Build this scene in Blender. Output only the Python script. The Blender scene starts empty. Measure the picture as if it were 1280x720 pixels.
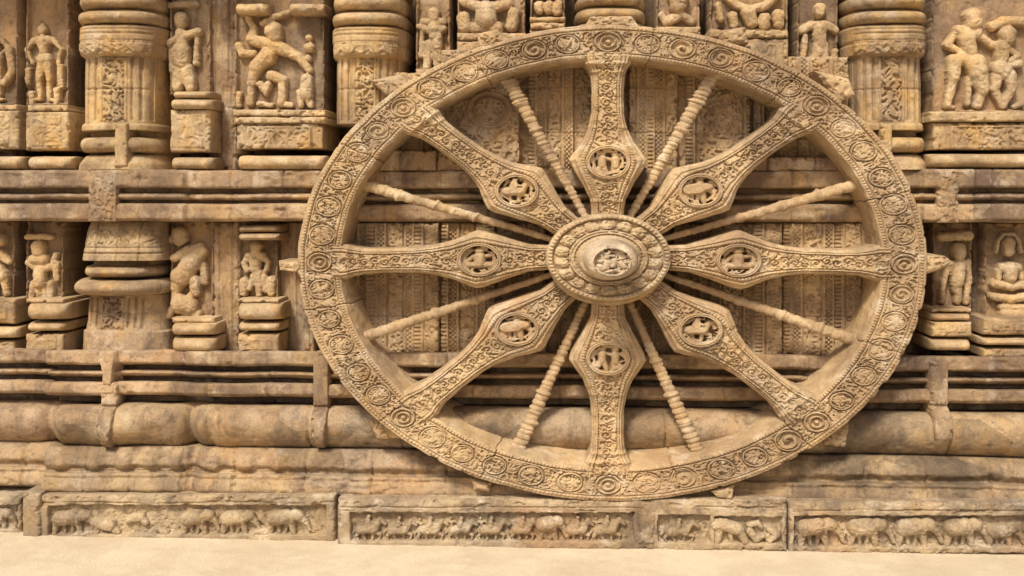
import bpy, math, random
import numpy as np

# ------------------------------------------------------------------ camera, sky, sun
SC = bpy.context.scene
COL = SC.collection
YAW = math.radians(3.0)          # the wall runs a little towards the camera on the right
CAM_D = 7.0                      # metres from the wheel's face
FOC = 1400.0                      # focal length in photo pixels
VPY = 240.0                      # eye level in the photo
CZ = 2.22                        # eye height

cam_d = bpy.data.cameras.new('camera')
cam = bpy.data.objects.new('camera', cam_d)
COL.objects.link(cam)
cam.location = (0, -CAM_D, CZ)
cam.rotation_euler = (math.radians(90), 0, YAW)
cam_d.sensor_width = 36
cam_d.lens = 36 * FOC / 1280
cam_d.shift_y = -(360 - VPY) / 1280
cam_d.clip_start = 0.05
cam_d.clip_end = 500
SC.camera = cam

SUN_EL, SUN_AZ = math.radians(49), math.radians(-18)   # azimuth off the wall's normal, to the left
world = bpy.data.worlds.new('World')
SC.world = world
world.use_nodes = True
wn = world.node_tree.nodes
sky = wn.new('ShaderNodeTexSky')
sky.sky_type = 'NISHITA'
sky.sun_disc = False
sky.sun_elevation = SUN_EL
sky.sun_rotation = math.pi + SUN_AZ * -1
sky.air_density = 0.6
sky.dust_density = 6.0
sky.ozone_density = 0.3
wn['Background'].inputs['Strength'].default_value = 0.047
world.node_tree.links.new(sky.outputs[0], wn['Background'].inputs['Color'])
sd = bpy.data.lights.new('sun', 'SUN')
sd.energy = 1.5
sd.angle = math.radians(11)
sd.color = (1.0, 0.92, 0.77)
sun = bpy.data.objects.new('sun', sd)
COL.objects.link(sun)
# the sun stands in front of the wall (towards -Y), to the left (-X), high
sdir = np.array([math.sin(SUN_AZ) * math.cos(SUN_EL), -math.cos(SUN_AZ) * math.cos(SUN_EL), math.sin(SUN_EL)])
from mathutils import Vector
sun.rotation_euler = Vector(sdir).to_track_quat('Z', 'Y').to_euler()
sun.location = (-3, -8, 9)
SC.view_settings.view_transform = 'Standard'
SC.view_settings.look = 'None'
SC.view_settings.gamma = 1
SC.view_settings.exposure = 1.32
SC.cycles.max_bounces = 6

# ------------------------------------------------------------------ helpers
CA, SA = math.cos(YAW), math.sin(YAW)

def ray_t(px, dep):
    u = (np.asarray(px, float) - 640) / FOC
    return (dep + CAM_D) / (CA + u * SA), u

def XF(px, dep=0.0):                       # photo column -> world x on the plane y = dep
    t, u = ray_t(px, dep)
    return t * (-SA + u * CA)

def ZF(py, dep=0.0, px=764.0):             # photo row -> world z on the plane y = dep
    t, u = ray_t(px, dep)
    return CZ + t * (VPY - np.asarray(py, float)) / FOC

def _hash(i, j, k, seed):
    h = (i.astype(np.int64) * 374761393 + j.astype(np.int64) * 668265263 + k.astype(np.int64) * 2147483647 + seed * 974711) & 0xffffffff
    h = ((h ^ (h >> 13)) * 1274126177) & 0xffffffff
    h = (h ^ (h >> 16)) & 0xffff
    return h / 65535.0

def vn(x, y, z=None, seed=0):
    x = np.asarray(x, float); y = np.asarray(y, float)
    i = np.floor(x); j = np.floor(y)
    fx = x - i; fy = y - j
    fx = fx * fx * (3 - 2 * fx); fy = fy * fy * (3 - 2 * fy)
    if z is None:
        k = np.zeros_like(i)
        a = _hash(i, j, k, seed); b = _hash(i + 1, j, k, seed)
        c = _hash(i, j + 1, k, seed); d = _hash(i + 1, j + 1, k, seed)
        return (a * (1 - fx) + b * fx) * (1 - fy) + (c * (1 - fx) + d * fx) * fy
    z = np.asarray(z, float)
    k = np.floor(z); fz = z - k
    fz = fz * fz * (3 - 2 * fz)
    out = 0
    for dk, wk in ((0, 1 - fz), (1, fz)):
        a = _hash(i, j, k + dk, seed); b = _hash(i + 1, j, k + dk, seed)
        c = _hash(i, j + 1, k + dk, seed); d = _hash(i + 1, j + 1, k + dk, seed)
        out = out + wk * ((a * (1 - fx) + b * fx) * (1 - fy) + (c * (1 - fx) + d * fx) * fy)
    return out

def fbm(x, y, z=None, oct=4, seed=0):
    s = 0; a = 0.5; n = 0
    for o in range(oct):
        f = 2 ** o
        s = s + a * vn(x * f + 17.3 * o, y * f + 5.1 * o, None if z is None else z * f, seed + o)
        n += a; a *= 0.5
    return s / n

def roughen(P, amp, seed=0):
    x, y, z = P[..., 0], P[..., 1], P[..., 2]
    n = (fbm(x * 7, y * 7, z * 7, 4, seed) - 0.5) * 2
    m = (fbm(x * 34, y * 34, z * 34, 2, seed + 9) - 0.5) * 2
    pit = np.clip(fbm(x * 21, y * 21, z * 21, 2, seed + 31) - 0.64, 0, 1) * 3
    P[..., 1] -= amp * (n * 1.3 + m * 0.7 - pit * 1.6)
    n2 = (fbm(x * 5 + 40, y * 5, z * 5, 3, seed + 3) - 0.5) * 2
    P[..., 2] += amp * 0.7 * n2
    P[..., 0] += amp * 0.7 * (fbm(x * 5, y * 5 + 80, z * 5, 3, seed + 5) - 0.5) * 2
    return P

_seed = [0]
def nseed():
    _seed[0] += 1
    return _seed[0] * 13 % 9973

def mesh_obj(name, verts, faces, mat, parent=None, smooth=True, label=None):
    me = bpy.data.meshes.new(name)
    v = np.ascontiguousarray(verts, np.float32); f = np.ascontiguousarray(faces, np.int32)
    me.vertices.add(len(v)); me.vertices.foreach_set('co', v.ravel())
    me.loops.add(f.size); me.loops.foreach_set('vertex_index', f.ravel())
    me.polygons.add(len(f))
    me.polygons.foreach_set('loop_start', np.arange(0, f.size, 4, dtype=np.int32))
    me.polygons.foreach_set('loop_total', np.full(len(f), 4, np.int32))
    me.polygons.foreach_set('use_smooth', np.full(len(f), smooth, bool))
    me.update(calc_edges=True)
    me.validate()
    me.materials.append(mat)
    o = bpy.data.objects.new(name, me)
    COL.objects.link(o)
    if parent is not None:
        o.parent = parent
        o.matrix_parent_inverse = parent.matrix_basis.inverted()
    if label:
        o['label'] = label
    return o

def grid_obj(name, P, mat, parent=None, closed=False, mask=None, flip=False, label=None):
    nv, nu = P.shape[:2]
    idx = np.arange(nv * nu).reshape(nv, nu)
    if closed:
        idx = np.concatenate([idx, idx[:, :1]], 1)
    a, b, c, d = idx[:-1, :-1], idx[:-1, 1:], idx[1:, 1:], idx[1:, :-1]
    f = np.stack([a, d, c, b] if flip else [a, b, c, d], -1).reshape(-1, 4)
    verts = P.reshape(-1, 3)
    if mask is not None:
        m = mask.ravel()
        f = f[m[f].any(1)]
        used = np.unique(f)
        re = np.full(len(verts), -1); re[used] = np.arange(len(used))
        verts = verts[used]; f = re[f]
    return mesh_obj(name, verts, f, mat, parent, label=label)

def thing(name, label, cat, loc, group=None):
    o = bpy.data.objects.new(name, None)
    COL.objects.link(o)
    o.empty_display_size = 0.1
    o.location = loc
    o['label'] = label; o['category'] = cat
    if group: o['group'] = group
    return o

def hf(name, x0, x1, y0, y1, dep, depb, mat, parent=None, H=None, step=1.0, bevel=3.0, rough=.0055, label=None, ends=None):
    """a block of stone whose front is carved: H(U, V) in metres towards the viewer, U, V in photo pixels"""
    sd_ = nseed()
    if name in ('carved_panel', 'plain_course'): dep = dep - .215
    nu = max(6, int((x1 - x0) / step) + 1); nv = max(6, int((y1 - y0) / step) + 1)
    U, V = np.meshgrid(np.linspace(x0, x1, nu), np.linspace(y0, y1, nv))
    h = np.zeros_like(U) if H is None else H(U, V)
    if bevel:
        e = np.minimum(np.minimum(U - x0, x1 - U), np.minimum(V - y0, y1 - V))
        wob = bevel * (0.35 + 1.5 * fbm(U / 14, V / 14, None, 3, sd_) ** 1.5)
        q = np.clip(1 - e / np.maximum(wob, .3), 0, 1)
        chipn = np.clip(fbm(U / 7, V / 7, None, 3, sd_ + 7) - .56, 0, 1) * .16
        h = h - chipn * np.clip(1 - e / 7, 0, 1)
        h = h - wob * 0.005 * (1 - np.sqrt(1 - q * q * 0.98)) * 1.3
    P = np.stack([XF(U, dep), dep - h, ZF(V, dep, U)], -1)
    if rough: P = roughen(P, rough, sd_)
    P = np.pad(P, ((1, 1), (1, 1), (0, 0)), 'edge')
    P[0, :, 1] = depb; P[-1, :, 1] = depb; P[:, 0, 1] = depb; P[:, -1, 1] = depb
    return grid_obj(name, P, mat, parent, label=label)

def roll(amp, y0, y1, x0, x1, endr=None):
    """half round bulge over a block"""
    yc, hy = (y0 + y1) / 2, (y1 - y0) / 2
    def H(U, V):
        q = np.clip(np.abs(V - yc) / hy, 0, 1)
        h = -amp * (1 - np.sqrt(np.maximum(1 - q ** 2.2, 0)))
        r = endr or hy * 1.2
        e = np.clip(1 - np.minimum(U - x0, x1 - U) / r, 0, 1)
        return h - amp * 0.8 * (1 - np.sqrt(np.maximum(1 - e * e, 0)))
    return H

# ornaments -------------------------------------------------------
def sstep(a, b, x):
    t = np.clip((x - a) / (b - a), 0, 1)
    return t * t * (3 - 2 * t)

def ridged(x, y, seed=0, sharp=1.6):
    n = vn(x, y, None, seed) * 0.65 + vn(x * 2.1 + 7, y * 2.1, None, seed + 1) * 0.35
    return (1 - np.abs(2 * n - 1)) ** sharp

def scroll(U, V, s=7.0, seed=0):
    """tangle of leaf scrolls, 0..1"""
    wx = (vn(U / (s * 2), V / (s * 2), None, seed + 5) - .5) * s * 1.4
    wy = (vn(U / (s * 2) + 30, V / (s * 2), None, seed + 6) - .5) * s * 1.4
    r = ridged((U + wx) / s, (V + wy) / s, seed, 1.2)
    return np.clip(sstep(.35, .8, r), 0, 1)

def beads(u, period):
    q = (u / period) % 1.0 - 0.5
    return np.sqrt(np.maximum(0, 1 - (q / 0.45) ** 2))

# relief figures ---------------------------------------------------
def caps_height(caps, U, V, ax=1.12, kz=1.0):
    h = np.full(U.shape, -1.0)
    for c in caps:
        if len(c) <= 4:
            x1, y1, r1 = c[:3]; x2, y2, r2 = x1, y1, r1; zc = c[3] if len(c) > 3 else 0.35 * r1
        else:
            x1, y1, r1, x2, y2, r2 = c[:6]; zc = c[6] if len(c) > 6 else 0.35 * max(r1, r2)
        dx, dy = (x2 - x1) / ax, y2 - y1
        L = dx * dx + dy * dy
        px, py = (U - x1) / ax, V - y1
        t = np.clip((px * dx + py * dy) / L, 0, 1) if L > 1e-6 else np.zeros_like(U)
        d2 = (px - t * dx) ** 2 + (py - t * dy) ** 2
        r = r1 + (r2 - r1) * t
        q = 1 - d2 / (r * r)
        h = np.maximum(h, np.where(q > 0, (zc + kz * r * np.sqrt(np.maximum(q, 0)) ** 1.1) * 0.005, -1.0))
    return h

def figure(name, caps, dep, mat, parent, step=0.8, ax=1.02, kz=1.0, carve=0.0046, label=None, lift=0.012, wob=2.6):
    sd_ = nseed()
    a = np.array([(min(c[0], c[3] if len(c) > 4 else c[0]) - 16, max(c[0], c[3] if len(c) > 4 else c[0]) + 16,
                   min(c[1], c[4] if len(c) > 4 else c[1]) - 16, max(c[1], c[4] if len(c) > 4 else c[1]) + 16) for c in caps])
    x0, x1, y0, y1 = a[:, 0].min(), a[:, 1].max(), a[:, 2].min(), a[:, 3].max()
    nu = int((x1 - x0) / step) + 1; nv = int((y1 - y0) / step) + 1
    U, V = np.meshgrid(np.linspace(x0, x1, nu), np.linspace(y0, y1, nv))
    # worn outlines
    wu = (fbm(U / 9, V / 9, None, 3, sd_) - .5) * wob; wv = (fbm(U / 9 + 50, V / 9, None, 3, sd_) - .5) * wob
    h = caps_height(caps, U + wu, V + wv, ax, kz)
    m = h > 0.0
    hb = h.copy()
    for _ in range(1):
        g = np.pad(hb, 1, 'edge')
        hb = (g[:-2, 1:-1] + g[2:, 1:-1] + g[1:-1, :-2] + g[1:-1, 2:] + 2 * g[1:-1, 1:-1]) / 6
    h = np.where(m, np.maximum(hb, h * 0.6), -0.03)
    h = h + np.where(m, carve * (scroll(U, V, 5, sd_) - .5) + carve * 2.0 * (fbm(U / 6, V / 6, None, 3, sd_) - .5) + lift, 0)
    P = np.stack([XF(U, dep), dep - h, ZF(V, dep, U)], -1)
    return grid_obj(name, P, mat, parent, mask=m, label=label)

def stander(cx, top, bot, sway=0.0, arms=(( -.19, .30, -.10, .42), (.19, .30, .12, .44)), wide=1.0, skirt=False, legs=(-.05, .05)):
    h = bot - top
    def p(x, y): return cx + x * h * wide, top + y * h
    c = []
    def add(x1, y1, r1, x2, y2, r2):
        a, b = p(x1, y1), p(x2, y2)
        c.append((a[0], a[1], r1 * h, b[0], b[1], r2 * h))
    add(-sway, .085, .062, -sway, .10, .058)            # head
    add(-sway, .03, .045, -sway, .02, .03)              # hair knot
    add(-sway, .15, .035, -sway * .5, .2, .045)         # neck
    add(-.06 - sway * .5, .22, .06, .06 - sway * .5, .22, .06)
    add(-sway * .4, .24, .085, sway * .2, .36, .058)    # trunk
    add(sway * .3 - .03, .45, .075, sway * .3 + .03, .45, .075)
    if skirt:
        add(sway * .3, .48, .09, 0, .9, .12)
    else:
        for l in legs:
            add(sway * .3 + l * .7, .5, .062, l * 1.2, .72, .045)
            add(l * 1.2, .72, .043, l, .95, .03)
            add(l, .965, .03, l * 1.9, .975, .024)
    for s, (ex, ey, hx, hy) in zip((-1, 1), arms):
        add(s * .115 - sway * .5, .215, .038, ex - sway * .4, ey, .032)
        add(ex - sway * .4, ey, .03, hx, hy, .024)
        add(hx, hy, .032, hx, hy + .01, .03)
    return c

def elephant(cx, base, w, h):
    """walking to the right; w, h in photo pixels"""
    h = h * 1.12
    L = cx - w / 2; T = base - h
    return [
        (L + .20 * w, T + .36 * h, .27 * h, L + .46 * w, T + .31 * h, .27 * h),
        (L + .66 * w, T + .25 * h, .22 * h, L + .72 * w, T + .27 * h, .20 * h),
        (L + .57 * w, T + .30 * h, .15 * h, L + .58 * w, T + .46 * h, .10 * h, 6),   # ear
        (L + .78 * w, T + .34 * h, .14 * h, L + .90 * w, T + .56 * h, .10 * h),
        (L + .90 * w, T + .56 * h, .10 * h, L + .96 * w, T + .80 * h, .08 * h),
        (L + .96 * w, T + .80 * h, .08 * h, L + 1.04 * w, T + .86 * h, .06 * h),
        (L + .76 * w, T + .46 * h, .055 * h, L + .90 * w, T + .44 * h, .04 * h, 4),
        (L + .14 * w, T + .50 * h, .16 * h, L + .10 * w, T + .94 * h, .10 * h),
        (L + .27 * w, T + .55 * h, .10 * h, L + .31 * w, T + .95 * h, .07 * h, .5),
        (L + .46 * w, T + .50 * h, .10 * h, L + .43 * w, T + .95 * h, .07 * h, .5),
        (L + .56 * w, T + .48 * h, .15 * h, L + .62 * w, T + .94 * h, .10 * h),
        (L + .05 * w, T + .30 * h, .05 * h, L - .01 * w, T + .66 * h, .04 * h),
    ]

def horse(cx, base, w, h, rider=True):
    L = cx - w / 2; T = base - h
    c = [(L + .22 * w, T + .52 * h, .19 * h, L + .58 * w, T + .50 * h, .18 * h),
         (L + .62 * w, T + .46 * h, .15 * h, L + .76 * w, T + .18 * h, .10 * h),
         (L + .76 * w, T + .18 * h, .10 * h, L + .92 * w, T + .34 * h, .07 * h),
         (L + .16 * w, T + .60 * h, .12 * h, L + .06 * w, T + .78 * h, .07 * h),
         (L + .06 * w, T + .78 * h, .06 * h, L + .13 * w, T + .97 * h, .06 * h),
         (L + .26 * w, T + .62 * h, .10 * h, L + .33 * w, T + .97 * h, .06 * h, .5),
         (L + .60 * w, T + .60 * h, .10 * h, L + .78 * w, T + .72 * h, .07 * h),
         (L + .78 * w, T + .72 * h, .06 * h, L + .74 * w, T + .95 * h, .06 * h),
         (L + .56 * w, T + .62 * h, .09 * h, L + .54 * w, T + .97 * h, .06 * h, .5),
         (L + .10 * w, T + .44 * h, .06 * h, L - .02 * w, T + .66 * h, .05 * h)]
    if rider:
        c += [(L + .40 * w, T + .34 * h, .13 * h, L + .42 * w, T + .20 * h, .11 * h, 4), (L + .44 * w, T + .06 * h, .09 * h, 4),
              (L + .44 * w, T + .24 * h, .06 * h, L + .60 * w, T + .30 * h, .05 * h, 4)]
    return c

# ------------------------------------------------------------------ stone
def stone(name, A, B, ochre=(.46, .27, .085), och=.35, dark=(.16, .115, .08), drk=.35, grain=.5, bump=.5, pale=0.0, seed=0.0, soot=0.0, blocks=.38, streak=0.0):
    m = bpy.data.materials.new(name)
    m.use_nodes = True
    nt = m.node_tree; N = nt.nodes; L = nt.links
    bs = N['Principled BSDF']
    bs.inputs['Roughness'].default_value = .92
    bs.inputs['Specular IOR Level'].default_value = .15
    geo = N.new('ShaderNodeNewGeometry')
    mp = N.new('ShaderNodeMapping'); mp.inputs['Location'].default_value = (seed, seed * .7, seed * 1.3)
    L.new(geo.outputs['Position'], mp.inputs['Vector'])
    def noise(sc, det=6, rough=.6, dist=0.0, sq=None):
        n = N.new('ShaderNodeTexNoise')
        n.inputs['Scale'].default_value = sc; n.inputs['Detail'].default_value = det
        n.inputs['Roughness'].default_value = rough; n.inputs['Distortion'].default_value = dist
        src = mp.outputs[0]
        if sq:
            q = N.new('ShaderNodeMapping'); q.inputs['Scale'].default_value = sq
            L.new(src, q.inputs['Vector']); src = q.outputs[0]
        L.new(src, n.inputs['Vector'])
        return n.outputs['Fac']
    def ramp(f, a, b):
        r = N.new('ShaderNodeMapRange'); r.inputs['From Min'].default_value = a; r.inputs['From Max'].default_value = b
        r.interpolation_type = 'SMOOTHSTEP'
        L.new(f, r.inputs['Value']); return r.outputs[0]
    def mul(f, k):
        r = N.new('ShaderNodeMath'); r.operation = 'MULTIPLY'; r.inputs[1].default_value = k
        L.new(f, r.inputs[0]); return r.outputs[0]
    def mix(f, a, b, mode='MIX'):
        x = N.new('ShaderNodeMix'); x.data_type = 'RGBA'; x.blend_type = mode
        if isinstance(f, float): x.inputs['Factor'].default_value = f
        else: L.new(f, x.inputs['Factor'])
        for s, v in ((6, a), (7, b)):
            if isinstance(v, tuple): x.inputs[s].default_value = (*v, 1)
            else: L.new(v, x.inputs[s])
        return x.outputs[2]
    c = mix(ramp(noise(2.2, 7, .66, .5), .40, .60), A, B)
    # whole stones differ a little from their neighbours
    vo = N.new('ShaderNodeTexVoronoi'); vo.inputs['Scale'].default_value = 1.0; vo.distance = 'CHEBYCHEV'
    q = N.new('ShaderNodeMapping'); q.inputs['Scale'].default_value = (2.1, 1.2, 3.1)
    L.new(mp.outputs[0], q.inputs['Vector']); L.new(q.outputs[0], vo.inputs['Vector'])
    sep = N.new('ShaderNodeSeparateColor'); L.new(vo.outputs['Color'], sep.inputs[0])
    c = mix(mul(ramp(sep.outputs[0], .35, 1), blocks), c, tuple(.62 * x for x in B))
    c = mix(mul(ramp(sep.outputs[1], .62, 1), blocks * .6), c, (.42, .235, .12))
    c = mix(mul(ramp(sep.outputs[2], .62, 1), blocks * .6), c, (.40, .33, .25))
    if och: c = mix(mul(ramp(noise(3.7, 6, .68, .6), .48, .66), och), c, ochre)
    if drk:
        c = mix(mul(ramp(noise(1.7, 8, .68, .3, (1, 1, .55)), .46, .63), drk), c, dark)
        c = mix(mul(ramp(noise(16, 6, .7), .50, .70), drk * .9), c, dark)
    if streak: c = mix(mul(ramp(noise(5.5, 6, .7, .2, (1, 1, .14)), .5, .66), streak), c, dark)
    if pale: c = mix(mul(ramp(noise(5, 7, .7, .5), .50, .67), pale), c, (.66, .56, .42))
    if soot: c = mix(mul(ramp(noise(1.1, 9, .72, .3), .52, .63), soot), c, (.045, .038, .032))
    g = noise(85, 4, .7)
    v = N.new('ShaderNodeMapRange'); v.inputs['From Min'].default_value = .25; v.inputs['From Max'].default_value = .75
    v.inputs['To Min'].default_value = 1 - grain * .5; v.inputs['To Max'].default_value = 1 + grain * .35
    L.new(g, v.inputs['Value'])
    cb = N.new('ShaderNodeCombineColor')
    for i in range(3): L.new(v.outputs[0], cb.inputs[i])
    c = mix(1.0, c, cb.outputs[0], 'MULTIPLY')
    L.new(c, bs.inputs['Base Color'])
    if bump:
        b1 = N.new('ShaderNodeBump'); b1.inputs['Strength'].default_value = bump; b1.inputs['Distance'].default_value = .012
        L.new(noise(70, 6, .7), b1.inputs['Height'])
        L.new(b1.outputs[0], bs.inputs['Normal'])
    return m

M_WHEEL = stone('carved_wheel_stone', (.57, .415, .235), (.42, .295, .17), och=.25, drk=.5, dark=(.19, .13, .085), pale=.5, seed=3.1, streak=.25)
M_HUB = stone('hub_stone', (.61, .46, .275), (.46, .335, .20), och=.35, drk=.4, pale=.5, seed=8.4)
M_BOSS = stone('boss_stone', (.74, .61, .44), (.58, .45, .30), och=.15, drk=.55, pale=.5, seed=8.9)
M_PIL = stone('pilaster_stone', (.54, .385, .20), (.36, .25, .14), ochre=(.52, .30, .085), och=.5, drk=.65, dark=(.16, .11, .075), pale=.3, seed=1.7, streak=.55, blocks=.5)
M_WALL = stone('wall_stone', (.43, .30, .17), (.28, .19, .115), och=.35, drk=.75, dark=(.125, .085, .064), pale=.4, seed=5.9, streak=.5, blocks=.6)
M_BASE = stone('base_stone', (.44, .32, .185), (.29, .205, .125), och=.3, drk=.75, dark=(.12, .088, .066), pale=.2, soot=.6, seed=2.6, streak=.5, blocks=.6)
M_PANEL = stone('panel_stone', (.54, .38, .205), (.39, .265, .15), och=.35, drk=.55, seed=7.7, pale=.3, streak=.4)
M_NICHE = stone('niche_dirt_shade_stone', (.36, .245, .14), (.25, .168, .10), och=.3, drk=.7, dark=(.11, .075, .055), seed=7.1, streak=.5, blocks=.5)  # background stone darkened for retained dirt and for the shade inside the niches
M_FIG = stone('figure_stone', (.60, .435, .24), (.44, .305, .165), ochre=(.54, .32, .10), och=.5, drk=.5, pale=.4, seed=9.2)
M_FRZ = stone('frieze_stone', (.45, .345, .215), (.31, .23, .145), och=.2, drk=.75, dark=(.13, .10, .075), pale=.55, soot=.3, seed=4.3, blocks=.5)
M_BACK = stone('recess_shade_stone', (.16, .108, .066), (.11, .074, .047), och=.1, drk=.6, dark=(.075, .05, .034), seed=6.2)  # shade of the deep gaps is darkened into this stone colour
M_STRIP = stone('strip_shade_stone', (.25, .168, .10), (.17, .113, .07), och=.2, drk=.7, dark=(.1, .068, .05), seed=6.9, streak=.5)  # slot shade between the pilasters put into a darker stone colour
M_SAND = stone('sand', (.66, .56, .41), (.59, .49, .345), och=.03, drk=.25, dark=(.44, .34, .22), grain=.25, bump=.6, pale=.3, seed=11., blocks=0.0)

# ------------------------------------------------------------------ the ground
def build_ground():
    xs = np.concatenate([np.linspace(-120, -5, 24)[:-1], np.linspace(-5, 5, 400), np.linspace(5, 120, 24)[1:]])
    ys = np.concatenate([np.linspace(-150, -3, 30)[:-1], np.linspace(-3, 1.6, 220)])
    X, Y = np.meshgrid(xs, ys)
    Zg = (fbm(X * 1.6, Y * 1.6, None, 5, 77) - .5) * .012 - .006 + (fbm(X * 14, Y * 14, None, 3, 78) - .5) * .006
    near = np.clip((Y + .35) / .3, 0, 1)
    Zg = Zg + near * .006 * fbm(X * 3, Y * 3, None, 3, 80)
    o = grid_obj('ground', np.stack([X, Y, Zg], -1), M_SAND)
    o['kind'] = 'structure'
build_ground()

# ------------------------------------------------------------------ the temple wall and its courses
wall = thing('temple_wall', 'brown sandstone temple wall with horizontal moulded courses running behind the great wheel', 'wall', (float(XF(640, .7)), .95, 0))
wall['kind'] = 'thing'

hf('shade_overhang', -420, 300, -170, -95, .02, 1.3, M_WALL, wall, step=5, bevel=4, rough=.01, label='unseen overhang added high over the left end to shade it')  # unseen overhang, added to shade the top left of the wall
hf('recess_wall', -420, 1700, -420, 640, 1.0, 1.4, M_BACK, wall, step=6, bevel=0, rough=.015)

def sweep(name, px0, px1, prof, mat, parent, off=None, step=2.0, amp=.006, Hx=None, label=None, back=.95):
    """a horizontal course: prof = [(py, depth) ...] top to bottom, swept along the wall"""
    sd_ = nseed()
    prof = np.array(prof, float)
    seg = np.hypot(np.diff(prof[:, 0]), np.diff(prof[:, 1]) * 200)
    s = np.concatenate([[0], np.cumsum(seg)])
    n = max(8, int(s[-1] / 1.3))
    ss = np.linspace(0, s[-1], n)
    py = np.interp(ss, s, prof[:, 0]); dp = np.interp(ss, s, prof[:, 1])
    k = np.array([1, 2, 1]) / 4
    for _ in range(2):                                   # worn edges
        py[1:-1] = np.convolve(py, k, 'same')[1:-1]; dp[1:-1] = np.convolve(dp, k, 'same')[1:-1]
    us = np.arange(px0, px1 + .01, step)
    U, V = np.meshgrid(us, py)
    D = np.repeat(dp[:, None], len(us), 1)
    O = np.zeros_like(U) if off is None else off(U, V)
    h = np.zeros_like(U) if Hx is None else Hx(U, V)
    Dn = D + O
    P = np.stack([XF(U, .3) , Dn - h, ZF(V, np.clip(dp, 0, .6)[:, None] * np.ones_like(U), 764.)], -1)
    P[..., 2] += .012 * (fbm(U / 90, V * 0 + px0, None, 3, sd_) - .5)
    P = roughen(P, amp, sd_)
    # ragged chips along the arrises
    chip = np.clip(fbm(U / 16, V / 11, None, 4, sd_ + 2) - .6, 0, 1) * .12 * (1 if amp > .0055 else .3)
    P[..., 1] += chip * .5 * (D < np.percentile(dp, 60))
    P = np.pad(P, ((0, 0), (1, 1), (0, 0)), 'edge')
    P[:, 0, 1] = back; P[:, -1, 1] = back
    top = P[:1].copy(); top[..., 1] = back
    bot = P[-1:].copy(); bot[..., 1] = back
    return grid_obj(name, np.concatenate([top, P, bot]), mat, parent, label=label)

def halfround(y0, y1, d_out, d_in, n=14, e=1.0):
    return [((y0 + y1) / 2 - math.cos(t) * (y1 - y0) / 2, d_in - (d_in - d_out) * math.sin(t) ** e) for t in np.linspace(0.02, math.pi - .02, n)]

def jut(spans, depth, soft=2.0):
    """stretches of a course that stand further out (negative) or back (positive)"""
    def f(U, V):
        o = np.zeros_like(U)
        for a, b, d in spans:
            o = o + d * sstep(a - soft, a + soft, U) * (1 - sstep(b - soft, b + soft, U))
        return o * depth
    return f

def joints(xs, w=1.1, d=.022):
    def f(U, V):
        h = np.zeros_like(U)
        for x in xs:
            h -= d * np.exp(-((U - x - 1.5 * (vn(V / 6, V * 0 + x) - .5)) / w) ** 2)
        return h
    return f

# upper string course: top band, roll, lower band
up_off = jut([(60, 235, -1), (400, 700, .35), (1150, 1215, -.8)], .05)
sweep('string_course', -420, 1700,
      [(212, .62), (212, .30), (214, .27), (233, .265), (235, .28), (236, .38), (240, .385)] + halfround(241, 251, .285, .38)
      + [(251, .385), (254, .38), (255, .295), (257, .275), (274, .265), (277, .29), (278, .6)],
      M_WALL, wall, up_off, Hx=joints([-60, 62, 180, 290, 356, 480, 612, 850, 990, 1100, 1240, 1330]),
      label='upper string course with two flat bands and a thin roll between')
# lower string course
lo_off = jut([(-420, 62, .6), (62, 150, -.3), (150, 235, .35), (560, 1000, .5), (1130, 1700, .2)], .06)
sweep('string_course', -420, 1700,
      [(442, .62), (442, .28), (444, .245), (459, .24), (461, .27), (462, .41), (466, .41)] + halfround(467, 477, .265, .40)
      + [(477, .41), (482, .41), (483, .26), (485, .235), (497, .225), (500, .25), (501, .43), (508, .43)],
      M_WALL, wall, lo_off, Hx=joints([20, 150, 262, 338, 470, 590, 700, 905, 1010, 1110, 1215, 1310]),
      label='lower string course of stacked thin bands with dark gaps')

def torus_off(U, V):
    o = .09 * (1 - sstep(58, 68, U)) - .03 * sstep(1100, 1300, U)
    o = o + .13 * np.exp(-np.abs((U - 240) / 12.0) ** 1.3) + .12 * np.exp(-np.abs((U - 66) / 10.0) ** 1.3) + .03 * np.exp(-((U - 268) / 5.0) ** 2) - .012 * sstep(70, 95, U) * (1 - sstep(380, 392, U))
    return o
def torus_h(U, V):
    wig = .018 * np.sin((U - 66) / 15 + (V - 530) / 12) * sstep(70, 90, U) * (1 - sstep(225, 235, U))
    wig = wig + .010 * np.sin((U - 240) / 11 + (V - 530) / 10) * sstep(240, 250, U) * (1 - sstep(278, 300, U))
    return wig + joints([390, 505, 830, 960, 1180], 1.0, .03)(U, V)
sweep('torus_moulding', -420, 1700, [(507, .55)] + halfround(509, 566, .17, .40, 26, .8) + [(566, .45), (572, .5)], M_BASE, wall, torus_off, Hx=torus_h, amp=.005,
      label='thick rounded cushion moulding low on the wall')

def base_off(U, V):
    o = .13 * (1 - sstep(56, 68, U)) + .05 * np.exp(-((U - 245) / 9.0) ** 2)
    o = o + .05 * sstep(425, 440, U) * (1 - sstep(1000, 1030, U)) * 0
    return o
sweep('base_moulding', -420, 1700,
      [(560, .6), (563, .33), (566, .24), (574, .195), (584, .165), (589, .157), (592, .172), (595, .195), (598, .195), (600, .150), (604, .142), (605, .152), (607, .152), (609, .134), (617, .122), (621, .12), (624, .13), (626, .3)],
      M_BASE, wall, base_off, Hx=lambda U, V: joints([30, 118, 175, 236, 300, 388, 470, 560, 690, 830, 985, 1075, 1150, 1230], 1.0, .026)(U, V) + .010 * (scroll(U, V, 9, 4) - .5) * sstep(300, 420, U) * (1 - sstep(470, 540, U)) * (V > 565)
      + .020 * np.sin(U / 6.0 + .8 * np.sin(U / 31)) * sstep(66, 80, U) * (1 - sstep(330, 380, U)) * (V < 594), amp=.007,
      label='flared two step base moulding with worn stained stone')

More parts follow.
